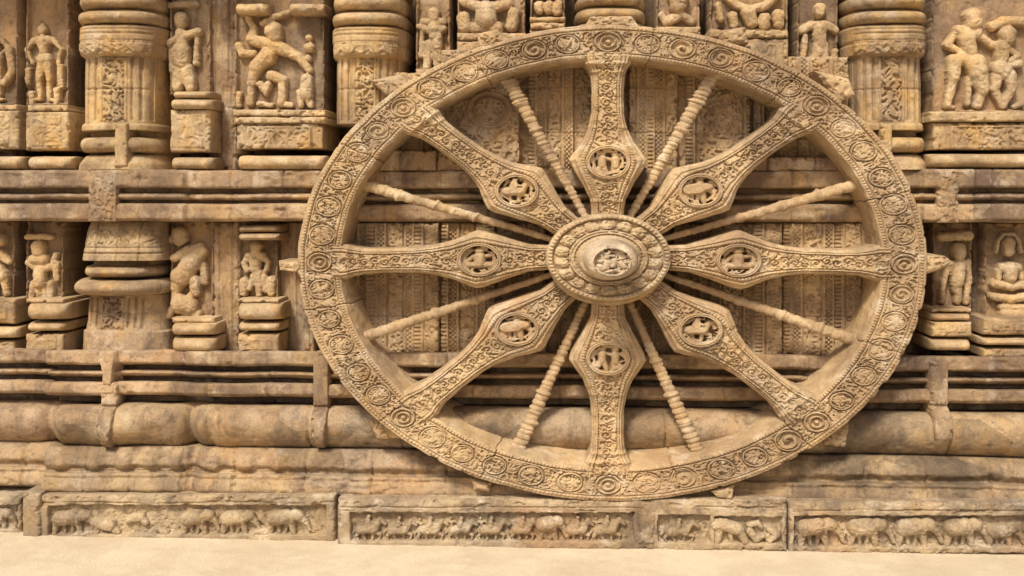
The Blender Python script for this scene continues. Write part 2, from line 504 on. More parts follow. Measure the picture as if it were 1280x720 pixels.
# the plain wall stretches between pilasters
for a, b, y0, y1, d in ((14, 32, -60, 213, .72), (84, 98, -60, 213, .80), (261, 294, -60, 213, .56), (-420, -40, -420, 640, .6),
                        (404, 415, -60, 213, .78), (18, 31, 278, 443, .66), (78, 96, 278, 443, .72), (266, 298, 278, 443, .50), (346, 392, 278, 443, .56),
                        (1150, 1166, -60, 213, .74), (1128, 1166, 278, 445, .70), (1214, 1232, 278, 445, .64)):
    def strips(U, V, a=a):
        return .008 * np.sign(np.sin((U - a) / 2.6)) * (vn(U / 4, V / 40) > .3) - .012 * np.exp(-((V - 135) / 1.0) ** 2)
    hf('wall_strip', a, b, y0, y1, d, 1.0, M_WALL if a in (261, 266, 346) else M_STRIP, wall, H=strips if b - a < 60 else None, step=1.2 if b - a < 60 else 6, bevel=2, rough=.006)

# carved wall inside the wheel: upper panels
def textile(seed, x0, x1, strips, y0, y1):
    """carved vertical strips: bead lines, lattice and flower fields"""
    def H(U, V):
        h = np.zeros_like(U)
        e = np.array(strips, float)
        idx = np.clip(np.searchsorted(e, U) - 1, 0, len(e) - 2)
        a, b = e[idx], e[idx + 1]
        w = b - a
        t = (U - a) / w
        edge = np.minimum(U - a, b - U)
        narrow = w < 16
        lat = np.abs(np.sin((U + V) * math.pi / 5.6)) * np.abs(np.sin((U - V) * math.pi / 5.6))
        bead = beads(V, 5.0) * np.sqrt(np.maximum(0, 1 - ((t - .5) / .42) ** 2))
        ry = ((V - y0) / 25.0) % 1 - .5
        rho = np.hypot((t - .5) * w / 13, ry * 25 / 11)
        flower = sstep(.12, .0, np.abs(rho - .85)) + sstep(.5, .2, rho) * (.6 + .4 * np.cos(np.arctan2(ry, t - .5) * 6)) + (rho > 1) * scroll(U, V, 5, seed)
        wide = np.where((idx + seed) % 2 == 0, .9 * scroll(U, V, 4.6, seed), np.maximum(flower * .9, .7 * scroll(U, V, 4.2, seed + 2)))
        h = np.where(narrow, np.where((idx % 2) == 0, bead, lat), wide) * .024 - .012
        h = np.where(edge < 1.6, .013, h)
        h = np.where((edge > 1.6) & (edge < 3.4) & ~narrow, -.016, h)
        wear = .6 + .4 * sstep(.35, .6, fbm(U / 40, V / 40, None, 3, seed + 3))
        h = h * wear
        for yj in (y0 + (y1 - y0) * .36, y0 + (y1 - y0) * .71):
            h = h - .010 * np.exp(-((V - yj) / .9) ** 2)
        return h - .02 * (sstep(0, 1, np.abs(np.sin(idx * 2.3 + seed)) - .82) > 0)
    return H

def round_panel(cx, cy, seed):
    def H(U, V):
        rho = np.hypot((U - cx) / 30, (V - cy) / 24)
        h = .024 * (sstep(.13, 0, np.abs(rho - .9)) + sstep(.1, 0, np.abs(rho - .62)))
        h = h + .022 * scroll(U, V, 6, seed) * (rho < .58)
        h = h + .018 * scroll(U, V, 5.5, seed + 1) * (rho > 1)
        return h - .006
    return H

hf('carved_panel', 470, 541, 90, 214, .56, 1.0, M_PANEL, wall, H=textile(1, 470, 541, [460, 486, 498, 528, 545], 90, 214), label='shadowed carved strip panel at the upper left inside the wheel')
hf('carved_panel', 546, 649, 62, 214, .52, 1.0, M_PANEL, wall, H=round_panel(612, 137, 5), label='carved panel with a round flower medallion')
hf('carved_panel', 660, 741, 50, 214, .54, 1.0, M_PANEL, wall, H=textile(2, 660, 741, [655, 670, 682, 704, 716, 745], 50, 214))
hf('carved_panel', 744, 782, 50, 214, .62, 1.0, M_PANEL, wall, H=textile(7, 744, 782, [740, 752, 770, 790], 50, 214))
hf('carved_panel', 786, 848, 50, 214, .54, 1.0, M_PANEL, wall, H=textile(4, 786, 848, [780, 797, 808, 818, 830, 850], 50, 214))
hf('carved_panel', 858, 938, 55, 214, .52, 1.0, M_PANEL, wall, H=textile(5, 858, 938, [855, 868, 932, 942], 55, 214))
hf('carved_panel', 942, 1062, 70, 214, .56, 1.0, M_PANEL, wall, H=textile(6, 942, 1062, [935, 955, 965, 1000, 1010, 1040, 1070], 70, 214))
hf('recess_wall', 430, 1100, 60, 446, .40, .9, M_PANEL, wall, H=lambda U, V: .02 * (scroll(U, V, 7, 5) - .5) - .62 * (np.hypot((U - 764) / 395, (V - 329) / 298) > .93), step=2, bevel=0, rough=.004, label='carved back wall of the gaps between the panels inside the wheel')
# plain coursed stone just above the string course
hf('plain_course', 452, 545, 188, 213, .47, 1.0, M_WALL, wall, H=joints([500]), bevel=3)
hf('plain_course', 905, 1090, 196, 213, .47, 1.0, M_WALL, wall, H=joints([960, 1020]), bevel=3)
# middle zone panels
hf('carved_panel', 428, 548, 279, 444, .52, 1.0, M_PANEL, wall, H=textile(2, 428, 548, [420, 446, 457, 470, 482, 506, 516, 528, 552], 279, 444))
hf('carved_panel', 551, 682, 279, 444, .545, 1.0, M_PANEL, wall, H=textile(3, 551, 682, [548, 560, 572, 596, 606, 618, 644, 656, 686], 279, 444))
hf('carved_panel', 686, 838, 279, 444, .60, 1.0, M_PANEL, wall, H=textile(3, 686, 838, [680, 700, 712, 724, 736, 780, 792, 804, 816, 842], 279, 444))
hf('carved_panel', 842, 978, 279, 444, .545, 1.0, M_PANEL, wall, H=textile(6, 842, 978, [838, 866, 876, 888, 900, 930, 942, 954, 982], 279, 444))
hf('carved_panel', 981, 1106, 279, 444, .52, 1.0, M_PANEL, wall, H=textile(8, 981, 1106, [976, 990, 1002, 1030, 1042, 1054, 1080, 1090, 1110], 279, 444))

# straps that lie over the courses
def strap(x0, x1, ya, yb, dep, point=False, carved=True, label=None):
    cx, hw = (x0 + x1) / 2, (x1 - x0) / 2
    s = nseed()
    def H(U, V):
        h = np.zeros_like(U)
        if carved:
            h = h + .010 * (scroll(U, V, 6, s) - .3) * (np.abs(U - cx) < hw - 4) * (V > ya + 4) * (V < yb - 4)
        if point:
            tor = .40 - .23 * np.maximum(1 - (np.clip((V - 509) / 57, 0, 1) * 2 - 1) ** 2, 1e-4) ** .4 - .052
            tgt = np.where(V < 508, .212, np.minimum(tor, .212 + .006 * np.maximum(V - 508, 0)))
            h = h - (tgt - dep) - .003 * np.cos((U - cx) / hw * 1.5)
            lim = hw * (1 - .45 * sstep(yb - 45, yb, V))
            h = h - .12 * sstep(lim - 1.0, lim + .5, np.abs(U - cx))
        return h
    hf('strap', x0, x1, ya, yb, dep, .45, M_WALL, wall, H=H, step=.9, bevel=2, rough=.004, label=label)
strap(110, 145, 213, 277, .215, label='carved strap block with a small figure across the upper course')
strap(1172, 1199, 213, 279, .225)
strap(122, 143, 449, 482, .205, point=True, carved=False)
strap(120, 141, 484, 567, .15, point=True, carved=False)
strap(388, 408, 445, 572, .15, point=True, carved=False, label='tall plain pointed strap left of the wheel')
strap(1169, 1192, 455, 582, .125, point=True, carved=False, label='tall plain pointed strap right of the wheel')

# ------------------------------------------------------------------ pilasters
def column(name, x0, x1, prof, mat, parent, depb=.8, n=3.6, H=None, amp=.005, nu=200, label=None):
    """rounded shaft: prof = [(py, half width scale, front depth)]"""
    sd_ = nseed()
    cx, hw = (x0 + x1) / 2, (x1 - x0) / 2
    prof = np.array(prof, float)
    seg = np.hypot(np.diff(prof[:, 0]), np.diff(prof[:, 2]) * 200)
    s = np.concatenate([[0], np.cumsum(seg)])
    m = max(8, int(s[-1] / 1.1))
    ss = np.linspace(0, s[-1], m)
    py = np.interp(ss, s, prof[:, 0]); ws = np.interp(ss, s, prof[:, 1]); dp = np.interp(ss, s, prof[:, 2])
    t = np.linspace(0, math.pi, 6001)
    c, si = np.cos(t), np.sin(t)
    xs = -np.sign(c) * np.abs(c) ** (2 / n); ys = np.abs(si) ** (2 / n)
    ln = np.concatenate([[0], np.cumsum(np.hypot(np.diff(xs) * hw, np.diff(ys) * 50))])
    tt = np.linspace(0, ln[-1], nu)
    xs, ys = np.interp(tt, ln, xs), np.interp(tt, ln, ys)
    U = cx + hw * ws[:, None] * xs[None]
    V = np.repeat(py[:, None], nu, 1)
    Dp = depb - (depb - dp[:, None]) * ys[None]
    if H is not None: Dp = Dp - H(U, V) * (ys[None] > .8)
    P = np.stack([XF(U, .4), Dp, ZF(V, .4, np.full_like(U, cx))], -1)
    P = roughen(P, amp, sd_)
    top = P[:1].copy(); top[..., 1] = depb; bot = P[-1:].copy(); bot[..., 1] = depb
    return grid_obj(name, np.concatenate([top, P, bot]), mat, parent, label=label)

def hround(y0, y1, w, d_out, d_in, win=None, n=12):
    win = win or w * .93
    return [((y0 + y1) / 2 - math.cos(t) * (y1 - y0) / 2, win + (w - win) * math.sin(t), d_in - (d_in - d_out) * math.sin(t) ** .7) for t in np.linspace(.02, math.pi - .02, n)]

def strip_relief(cx, hw, y0, y1, seed, s=6):
    def H(U, V):
        t = np.abs(U - cx) / hw
        h = (.024 * scroll(U, V, s * .8, seed) - .012) * (t < .8) + .010 * (np.abs(t - .92) < .1)
        h = np.where((t < 1.05) & (V > y0) & (V < y1), h, 0)
        fl = -.020 * np.exp(-((t - 1.4) / .09) ** 2) - .022 * np.exp(-((t - 2.05) / .1) ** 2) - .02 * np.exp(-((t - 2.65) / .1) ** 2)       # fluted edges
        fl = fl - .012 * np.exp(-((V - (y0 + y1) / 2) / .8) ** 2)
        return h + np.where((V > y0) & (V < y1), fl, 0)
    return H

def band_h(y0, y1, seed):
    def H(U, V):
        m = (V > y0) & (V < y1)
        drip = .012 * (((V - y0) / (y1 - y0)) < .55 + .3 * np.abs(np.sin(U / 5.5)))
        return np.where(m, drip + .010 * scroll(U, V, 5, seed), 0) - .012 * np.exp(-((V - y0 + 9) / 1.0) ** 2) - .010 * np.exp(-((V - y0 + 14) / .8) ** 2)
    return H

def upper_pilaster(x0, x1, dy, label, cut=0):
    t = thing('pilaster', label, 'pilaster', (float(XF((x0 + x1) / 2, .4)), .6, float(ZF(212, .4))), 'big rounded pilasters of the upper wall')
    cx = (x0 + x1) / 2; hw = (x1 - x0) / 2
    column('capital', x0, x1, [(-60, .8, .36), (-32, .85, .34)] + hround(-30, -5, 1, .22, .33) + hround(-3, 14 + dy, 1.0, .22, .33) + hround(17 + dy, 33 + dy, 1.02, .2, .32) + [(34 + dy, .93, .33)], M_PIL, t)
    column('band', x0, x1, [(34 + dy, 1.0, .27), (37 + dy, 1.03, .235), (52 + dy, 1.03, .235), (56 + dy, 1.0, .25), (58 + dy, 1.02, .24), (70 + dy, 1.0, .245), (73 + dy, .95, .29)], M_PIL, t, H=band_h(54 + dy, 72 + dy, int(x0)))
    if cut == 2: return t
    column('shaft', x0, x1, [(72 + dy, .90, .30), (100, .90, .295), (156, .90, .29)], M_PIL, t, H=strip_relief(cx, hw * .3, 74, 152, int(x0)), n=4.5)
    if cut: return t
    column('foot', x0, x1, [(155, .96, .27), (158, .98, .25), (164, .98, .25), (165, .94, .40), (171, .94, .40)] + hround(172, 191, 1.0, .235, .34)
           + [(192, .93, .38), (193, .93, .36), (195, .95, .30), (205, 1.04, .24), (213, 1.06, .235)], M_PIL, t)
    hf('tab', cx - hw * .14, cx + hw * .16, 154, 208, .222, .4, M_PIL, t, bevel=3)
    return t
upper_pilaster(97, 203, 0, 'big rounded ochre pilaster at the upper left of the wall, whole down to its foot')
upper_pilaster(413, 506, 2, 'rounded pilaster whose lower half goes behind the upper left of the wheel rim', 1)
upper_pilaster(1057, 1160, 0, 'rounded ochre pilaster touching the upper right of the wheel, beside the dancing couple')
upper_pilaster(718, 808, -3, 'pilaster capital peeping over the very top of the wheel', 2)

t = thing('pilaster', 'short stepped pilaster between the two string courses, with a wide disc ring at its middle', 'pilaster', (float(XF(152, .4)), .6, float(ZF(440, .4))))
column('upper_block', 100, 212, [(277, .88, .36), (284, .9, .33), (318, .97, .28), (325, .98, .275), (326, .9, .4)], M_PIL, t, n=5, H=lambda U, V: -.016 * np.exp(-((U - 128) / 1.0) ** 2) - .016 * np.exp(-((U - 181) / 1.0) ** 2) - .012 * np.exp(-((U - 154) / 1.0) ** 2) - .018 * np.exp(-((V - 316) / 1.0) ** 2) - .014 * np.exp(-((V - 309) / .8) ** 2) + (.014 * scroll(U, V, 5, 3) - .007) * (np.abs(V - 296) < 9))
column('disc_ring', 88, 213, [(326, .78, .42)] + hround(332, 346, .84, .26, .40) + [(346, .76, .44), (348, .76, .44)] + hround(349, 368, 1.02, .19, .36, .9) + [(369, .8, .4)], M_PIL, t, n=3)
column('shaft', 97, 212, [(368, .9, .38), (400, .92, .37), (413, .95, .355), (414, .99, .34), (443, 1.0, .335)], M_WALL, t, n=5, H=strip_relief(143, 14, 372, 410, 61, 5))

# ------------------------------------------------------------------ carved niches
NG = 'carved figure panels set in the temple wall'
def niche(label, x0, x1, top, bot, base_y, caps, parts, dep=.46, kz=1.0, frame=True, ax=1.02, cat='relief panel', figlabel=None, pscroll=0):
    """a panel: slab, carved figure and the steps of its pedestal; parts = [(kind, y0, y1, depth, inset)]"""
    t = thing('relief_panel', label, cat, (float(XF((x0 + x1) / 2, dep)), dep + .2, float(ZF(bot, dep))), NG)
    s = nseed()
    def H(U, V):
        e = np.minimum(U - x0, x1 - U)
        e = np.minimum(np.minimum(e, base_y + 2 - V), 9)
        h = -.05 * sstep(2.5, 4.5, e + 1.5 * (vn(U / 8, V / 8, None, s) - .5)) if frame else 0 * U
        return h + .006 * scroll(U, V, 8, s) * pscroll + .008 * (fbm(U / 16, V / 16, None, 4, s) - .5)
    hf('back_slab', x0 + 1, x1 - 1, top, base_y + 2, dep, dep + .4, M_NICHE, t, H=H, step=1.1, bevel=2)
    if caps: figure('figure', caps, dep + .045, M_FIG, t, lift=.02, kz=kz, ax=ax, label=figlabel)
    for kind, ya, yb, d, ins in parts:
        a, b = (x0 + ins[0], x1 - ins[1]) if isinstance(ins, tuple) else (x0 + ins, x1 - ins)
        if kind == 'roll': hf('roll_moulding', a, b, ya, yb, d, .9, M_FIG, t, H=roll(.09, ya, yb, a, b), step=.9, bevel=0)
        elif kind == 'ledge': hf('ledge', a, b, ya, yb, d, .9, M_FIG, t, step=.9, bevel=3)
        elif kind == 'capital': hf('capital', a, b, ya, yb, d, .9, M_PIL, t, H=roll(.05, ya, yb, a, b), step=.9, bevel=2)
        elif kind == 'inset':
            w = b - a
            def HI(U, V, a=a, b=b, ya=ya, yb=yb):
                inn = (U > a + w * .13) & (U < b - w * .13) & (V > ya + 4)
                e = np.minimum(np.minimum(U - (a + w * .13), b - w * .13 - U), np.minimum(V - ya - 3, yb - V - 2))
                h = np.where(inn, np.where(e < 3, .012, .012 * scroll(U, V, 6, s) - .004), -.012)
                return h
            hf('pedestal', a, b, ya, yb, d, .9, M_PIL, t, H=HI, step=.9, bevel=3)
        else:
            hf('pedestal', a, b, ya, yb, d, .9, M_PIL, t, H=lambda U, V, a=a, b=b, ya=ya, yb=yb: .008 * scroll(U, V, 7, s) * (np.abs(U - (a + b) / 2) < (b - a) * .33) * (V > ya + 6) * (V < yb - 6), step=.9, bevel=4)
    return t

low_u = [('ledge', 130, 137, .34, 1), ('block', 138, 186, .33, -1), ('roll', 195, 212, .27, -1)]
niche('upper row panel of a dancer cut off by the left edge of the photo', -40, 22, -60, 212, 130,
      stander(-4, 30, 128, .05, ((-.2, .1, -.1, -.05), (.2, .32, .05, .42))) + [(14, 62, 5, 18, 90, 5), (18, 90, 5, 8, 104, 4)], low_u, dep=.5)
niche('narrow shadowed panel of a standing figure left of the big whole pilaster', 31, 86, -60, 212, 130,
      stander(58, 30, 128, .02, ((-.2, .33, -.14, .5), (.2, .33, .16, .5)), wide=1.1) + [(42, 118, 4, 42, 130, 4), (74, 114, 5, 73, 130, 4), (38, 88, 4, 38, 104, 4), (78, 84, 4, 79, 108, 4)],
      [('ledge', 131, 139, .36, 3), ('block', 140, 188, .34, 0), ('roll', 195, 212, .28, 0)], dep=.52)
niche('tall narrow panel of a woman with raised arms, right of the big whole pilaster', 211, 263, -60, 212, 116,
      [(229, 25, 9, 229, 30, 8), (216, 8, 5, 246, 6, 5), (214, 55, 5, 232, 47, 6, 5), (232, 47, 6, 250, 40, 5, 5), (229, 44, 8, 229, 58, 8), (229, 66, 12, 230, 78, 11), (226, 64, 6, 232, 66, 6, 6),
       (226, 88, 8, 224, 110, 7), (236, 88, 9, 240, 110, 7), (216, 60, 4, 217, 90, 4), (248, 46, 4, 247, 80, 4)],
      [('roll', 113, 123, .30, 3), ('roll', 123, 136, .27, 0), ('block', 137, 190, .32, 1), ('roll', 196, 212, .27, 0)], dep=.5)
niche('wide square panel of a rearing beast and rider', 292, 406, -60, 212, 138,
      [(308, 16, 4, 319, 36, 5), (319, 36, 5, 316, 50, 6), (316, 50, 7, 350, 60, 9), (350, 60, 9, 375, 72, 6), (375, 72, 6, 388, 88, 5), (344, 40, 12, 346, 46, 10), (300, 58, 5, 305, 68, 5), (305, 68, 5, 318, 67, 5),
       (337, 70, 11, 322, 84, 9), (322, 84, 8, 316, 105, 6), (316, 105, 5, 314, 130, 5), (341, 95, 7, 355, 100, 6), (355, 100, 6, 353, 130, 5), (353, 130, 4, 365, 132, 4), (327, 106, 5, 333, 118, 3), (337, 106, 5, 333, 118, 3),
       (385, 100, 8, 384, 118, 9), (384, 118, 7, 390, 132, 4), (376, 116, 5, 378, 132, 4), (388, 60, 7), (388, 48, 5), (386, 74, 5), (330, 30, 4, 345, 22, 5), (345, 22, 5, 362, 16, 4), (300, 118, 4, 300, 132, 4), (325, 130, 4, 340, 132, 4)],
      [('ledge', 137, 145, .32, -1), ('ledge', 146, 154, .30, 0), ('capital', 3, 16, .32, (1, 73)), ('capital', 3, 16, .32, (68, 2)), ('inset', 154, 186, .32, 3), ('roll', 194, 212, .24, 3)], dep=.44)
niche('narrow panel of a standing figure with folded arms, right of the second pilaster', 519, 563, -60, 130, 86,
      [(543, 18, 8, 543, 24, 7), (543, 30, 6, 543, 36, 9), (525, 34, 4, 540, 40, 5, 4), (540, 40, 5, 555, 38, 5, 5), (530, 28, 5, 555, 28, 5), (546, 48, 9, 547, 58, 8), (546, 58, 7, 548, 82, 6), (537, 56, 6, 534, 84, 5), (529, 36, 4, 527, 70, 4)],
      [('ledge', 86, 96, .34, 0), ('block', 97, 128, .34, 0)], dep=.47)
niche('square panel of a seated dancer with raised arms, above the upper left of the rim', 571, 657, -60, 90, 42,
      [(608, 14, 12, 608, 26, 14), (580, 3, 6, 602, 11, 8), (636, 6, 6, 614, 11, 8), (580, 24, 9, 582, 36, 9), (642, 18, 8, 640, 34, 8), (594, 36, 8, 622, 36, 9), (608, -8, 11)],
      [('ledge', 41, 50, .33, 0), ('block', 51, 88, .34, 0)], dep=.45)
niche('small narrow panel with a pair of carved heads, left of the capital over the wheel', 662, 707, -60, 60, 22,
      [(674, 8, 7, 674, 14, 6), (686, 8, 7, 686, 14, 6), (698, 6, 6, 697, 16, 6), (670, -6, 6, 700, -8, 6)], [('ledge', 21, 27, .33, 0), ('ledge', 28, 36, .31, 1), ('block', 37, 60, .33, 0)], dep=.47)
niche('small panel of a seated figure, right of the capital over the wheel', 820, 876, -60, 60, 34,
      [(847, 2, 13, 847, 8, 11), (836, 27, 7, 852, 20, 6), (852, 20, 6, 864, 28, 6), (826, 20, 5, 832, 30, 5), (847, -14, 9)], [('ledge', 33, 42, .33, 0)], dep=.46)
niche('wide panel of a hanging garland over crouching figures, above the upper right of the rim', 887, 986, -60, 120, 37,
      [(906, -6, 6, 920, 8, 6), (920, 8, 6, 938, 13, 6), (938, 13, 6, 956, 8, 6), (956, 8, 6, 970, -6, 6), (915, 22, 7, 917, 32, 6), (934, 18, 10, 938, 28, 9), (955, 24, 8, 954, 32, 8), (972, 20, 8, 972, 32, 7), (897, 8, 5, 900, 24, 5)],
      [('ledge', 37, 47, .32, 0), ('block', 48, 118, .34, 0)], dep=.45)
niche('narrow panel of a figure with spread elbows, beside the pilaster touching the wheel', 996, 1049, -60, 150, 98,
      [(1023, 12, 8, 1023, 17, 7), (1000, 39, 5, 1014, 32, 6), (1014, 32, 6, 1032, 32, 6), (1032, 32, 6, 1043, 39, 5), (1023, 38, 9, 1023, 50, 9), (1023, 54, 9, 1019, 74, 7), (1028, 58, 7, 1030, 90, 6), (1016, 74, 6, 1013, 94, 5), (1042, 66, 5, 1042, 76, 5), (1005, 46, 4, 1003, 80, 4)],
      [('ledge', 97, 106, .33, 0), ('block', 107, 150, .34, 0)], dep=.47)
niche('wide panel of a dancing couple at the upper right edge of the photo', 1164, 1330, -60, 212, 139,
      [(1213, 22, 12, 1214, 28, 12), (1197, 39, 8, 1218, 42, 8), (1205, 48, 12, 1210, 66, 9), (1194, 40, 5, 1182, 57, 5), (1182, 57, 5, 1204, 69, 4), (1216, 82, 14, 1218, 90, 13), (1190, 78, 10, 1189, 98, 8), (1189, 98, 7, 1182, 132, 5),
       (1220, 94, 12, 1225, 113, 9), (1225, 113, 7, 1219, 133, 6), (1209, 98, 5, 1207, 131, 4), (1221, 45, 5, 1238, 57, 5), (1200, 74, 9, 1214, 78, 10), (1256, 44, 11, 1256, 50, 10), (1238, 34, 6, 1252, 28, 7), (1252, 28, 7, 1276, 28, 7),
       (1249, 60, 10, 1249, 74, 8), (1238, 56, 5, 1250, 62, 6), (1247, 86, 11, 1252, 90, 11), (1244, 96, 8, 1240, 112, 6), (1240, 112, 6, 1250, 133, 5), (1259, 95, 9, 1261, 112, 7), (1261, 112, 6, 1251, 133, 5), (1256, 60, 5, 1270, 70, 5), (1270, 70, 5, 1258, 78, 4), (1272, 80, 5, 1256, 84, 4),
       (1266, 134, 4, 1274, 130, 4), (1180, 134, 4, 1190, 135, 3), (1302, 30, 11), (1302, 50, 12, 1302, 75, 9), (1300, 90, 10, 1298, 132, 6)],
      [('ledge', 139, 152, .31, -1), ('inset', 153, 187, .33, 3), ('roll', 192, 210, .25, 0)], dep=.43)
# middle row
mid_rings = lambda d=.3: [('ledge', 374, 379, d + .02, 0), ('roll', 380, 401, d - .04, -1), ('roll', 404, 415, d - .02, 0), ('block', 418, 443, d, 0)]
niche('narrow eroded panel cut off by the left edge of the photo, middle row', -40, 18, 277, 443, 374,
      [(0, 300, 9), (4, 318, 7, 14, 326, 5), (-4, 330, 8, 6, 345, 8), (8, 345, 6, 12, 366, 5), (-6, 350, 6, -6, 370, 5)], [('block', 374, 405, .34, 0), ('roll', 410, 424, .28, 0), ('block', 427, 443, .32, 0)], dep=.5)
niche('narrow panel of a figure over small legs, left of the short stepped pilaster', 31, 79, 277, 443, 374,
      [(51, 309, 9, 51, 314, 8), (39, 328, 5, 50, 336, 5), (50, 336, 5, 68, 333, 5), (45, 324, 7, 58, 324, 7), (68, 333, 4, 72, 318, 4), (53, 342, 8, 53, 352, 9), (43, 354, 4, 42, 372, 4), (51, 356, 4, 51, 372, 4), (58, 356, 4, 59, 372, 4), (66, 354, 4, 67, 372, 4), (36, 296, 4, 66, 296, 4, 1), (72, 330, 5, 74, 348, 4)],
      mid_rings(.31), dep=.48)
niche('panel of a rampant lion over a crouching elephant, right of the stepped pilaster', 212, 267, 277, 443, 398,
      [(227, 292, 10, 228, 298, 10), (218, 297, 5, 214, 302, 4), (221, 322, 6, 240, 312, 7, 5), (240, 312, 7, 252, 309, 7), (254, 314, 9, 243, 328, 12), (243, 328, 12, 229, 345, 13), (229, 345, 11, 223, 358, 8), (223, 358, 7, 221, 372, 6),
       (246, 350, 8, 247, 364, 7), (247, 364, 6, 240, 370, 5), (229, 379, 13, 240, 382, 11), (218, 386, 6, 214, 394, 5), (239, 389, 8, 248, 392, 6), (256, 330, 5, 258, 352, 5), (232, 396, 5, 246, 398, 5)],
      [('ledge', 398, 404, .33, 0), ('roll', 405, 420, .25, 0), ('roll', 423, 441, .24, 0)], dep=.47)
niche('narrow panel of a many armed figure under a flat canopy, left beside the wheel', 296, 348, 277, 443, 374,
      [(322, 307, 8, 322, 312, 7), (307, 328, 4, 312, 320, 5), (312, 320, 5, 330, 320, 6), (330, 320, 5, 337, 328, 4), (337, 328, 4, 334, 338, 4), (307, 328, 4, 310, 337, 4), (321, 326, 8, 321, 336, 7), (324, 342, 7, 325, 354, 6), (325, 356, 5, 325, 368, 4), (306, 352, 6, 306, 366, 5), (341, 350, 6, 341, 366, 5), (318, 346, 5, 314, 360, 4), (332, 346, 5, 334, 362, 4)],
      [('roll', 281, 291, .33, 0), ('roll', 292, 301, .30, 0)] + mid_rings(.3), dep=.47)
niche('dark panel of a slender figure just right of the wheel, middle row', 1166, 1216, 279, 447, 384,
      [(1196, 312, 9, 1197, 318, 8), (1184, 330, 5, 1208, 328, 5), (1195, 334, 9, 1194, 352, 9), (1194, 352, 8, 1195, 376, 5), (1184, 330, 4, 1178, 350, 4), (1208, 330, 4, 1210, 352, 4), (1178, 350, 4, 1176, 376, 4), (1208, 356, 4, 1206, 378, 4), (1174, 296, 6, 1208, 294, 7)],
      [('ledge', 386, 391, .33, 0), ('roll', 392, 402, .3, 0), ('block', 403, 421, .3, 0), ('roll', 426, 440, .26, 0)], dep=.50)
niche('panel of a seated figure on stacked lotus rings at the right edge of the photo', 1231, 1292, 279, 447, 398,
      [(1259, 304, 8, 1259, 314, 7), (1244, 314, 3, 1246, 301, 3, .5), (1246, 301, 3, 1253, 293, 3, .5), (1253, 293, 3, 1266, 293, 3, .5), (1266, 293, 3, 1272, 301, 3, .5), (1272, 301, 3, 1274, 314, 3, .5), (1250, 334, 6, 1270, 334, 6), (1260, 336, 10, 1260, 344, 9), (1246, 338, 4, 1246, 348, 4), (1274, 338, 4, 1275, 348, 4), (1240, 354, 5, 1262, 358, 6), (1262, 358, 6, 1282, 354, 5), (1238, 370, 5, 1260, 374, 6), (1260, 374, 6, 1284, 369, 5), (1250, 384, 5, 1280, 384, 5), (1252, 392, 7, 1274, 392, 7)],
      [('block', 398, 419, .28, -1), ('roll', 423, 433, .26, -1), ('block', 436, 447, .28, -1)], dep=.48)

# ------------------------------------------------------------------ frieze slabs at the foot of the wall
def slab(label, x0, x1, y0, y1, dep, recesses, seed, posts=(), rb=4):
    t = thing('frieze_slab', label, 'frieze', (float(XF((x0 + x1) / 2, dep)), dep + .15, 0), 'carved frieze slabs along the foot of the wall')
    def H(U, V):
        h = np.zeros_like(U)
        for a, b, c, d in recesses:
            e = np.minimum(np.minimum(U - a, b - U), np.minimum(V - c, d - V)) + 2.0 * (vn(U / 6, V / 6, None, seed) - .5)
            h -= .050 * sstep(-.5, 1.6, e)
            h += .008 * scroll(U, V, 6, seed) * (e > 1)
        # worn line under the top edge
        h -= .010 * np.exp(-((V - (y0 + 9.5 + 1.5 * (vn(U / 30, U * 0, None, seed) - .5))) / 1.0) ** 2) * (fbm(U / 30, V / 3, None, 2, seed) > .42)
        h -= .022 * np.clip(fbm(U / 18, V / 8, None, 4, seed + 4) - .58, 0, 1) * 4 * (V < y0 + 14)
        return h
    hf('slab_body', x0, x1, y0, y1, dep, dep + .5, M_FRZ, t, H=H, step=.9, bevel=rb, rough=.005)
    return t

def yb(px, dep): return float(VPY + FOC * CZ / (ray_t(px, dep)[0])) if False else float(VPY + CZ * FOC / ray_t(px, dep)[0])

s1 = slab('end frieze slab cut off by the left edge of the photo', -420, 26, 622, 671, .13, [(-300, 22, 632, 662)], 3)
figure('elephant', elephant(4, 661, 40, 26), .182, M_FRZ, s1, wob=1.3, lift=.018)
s2 = slab('long grey frieze slab with worn elephants, left of the wheel', 28, 419, 619, 681, .07, [(60, 408, 632, 669)], 5)
hf('end_post', 27, 50, 617, 680, .045, .3, M_FRZ, s2, step=1, bevel=4)
for cx, w, h in ((96, 54, 30), (252, 44, 31), (302, 46, 30), (362, 50, 31)):
    figure('elephant', elephant(cx, 668, w * 1.16, h), .122, M_FRZ, s2, wob=1.6, lift=.016, kz=.9)
figure('worn_animal', [(122, 652, 7, 140, 655, 8), (140, 655, 6, 150, 664, 4), (124, 658, 5, 122, 667, 4), (162, 648, 5, 178, 644, 6), (178, 644, 5, 184, 652, 4), (200, 660, 5, 210, 664, 4)], .122, M_FRZ, s2, wob=1.6, lift=.016, kz=.7)
figure('calf', [(322, 664, 4, 338, 662, 5), (328, 645, 5, 334, 650, 4), (336, 650, 4, 338, 664, 3)], .122, M_FRZ, s2, wob=1.6, lift=.016, kz=.8)
s3 = slab('long pale frieze slab with a crowded procession, directly under the wheel', 421, 984, 625, 690, .0, [(438, 793, 641, 677), (822, 889, 644, 679), (893, 978, 646, 680)], 7, rb=5)
rnd = random.Random(5)
x = 452
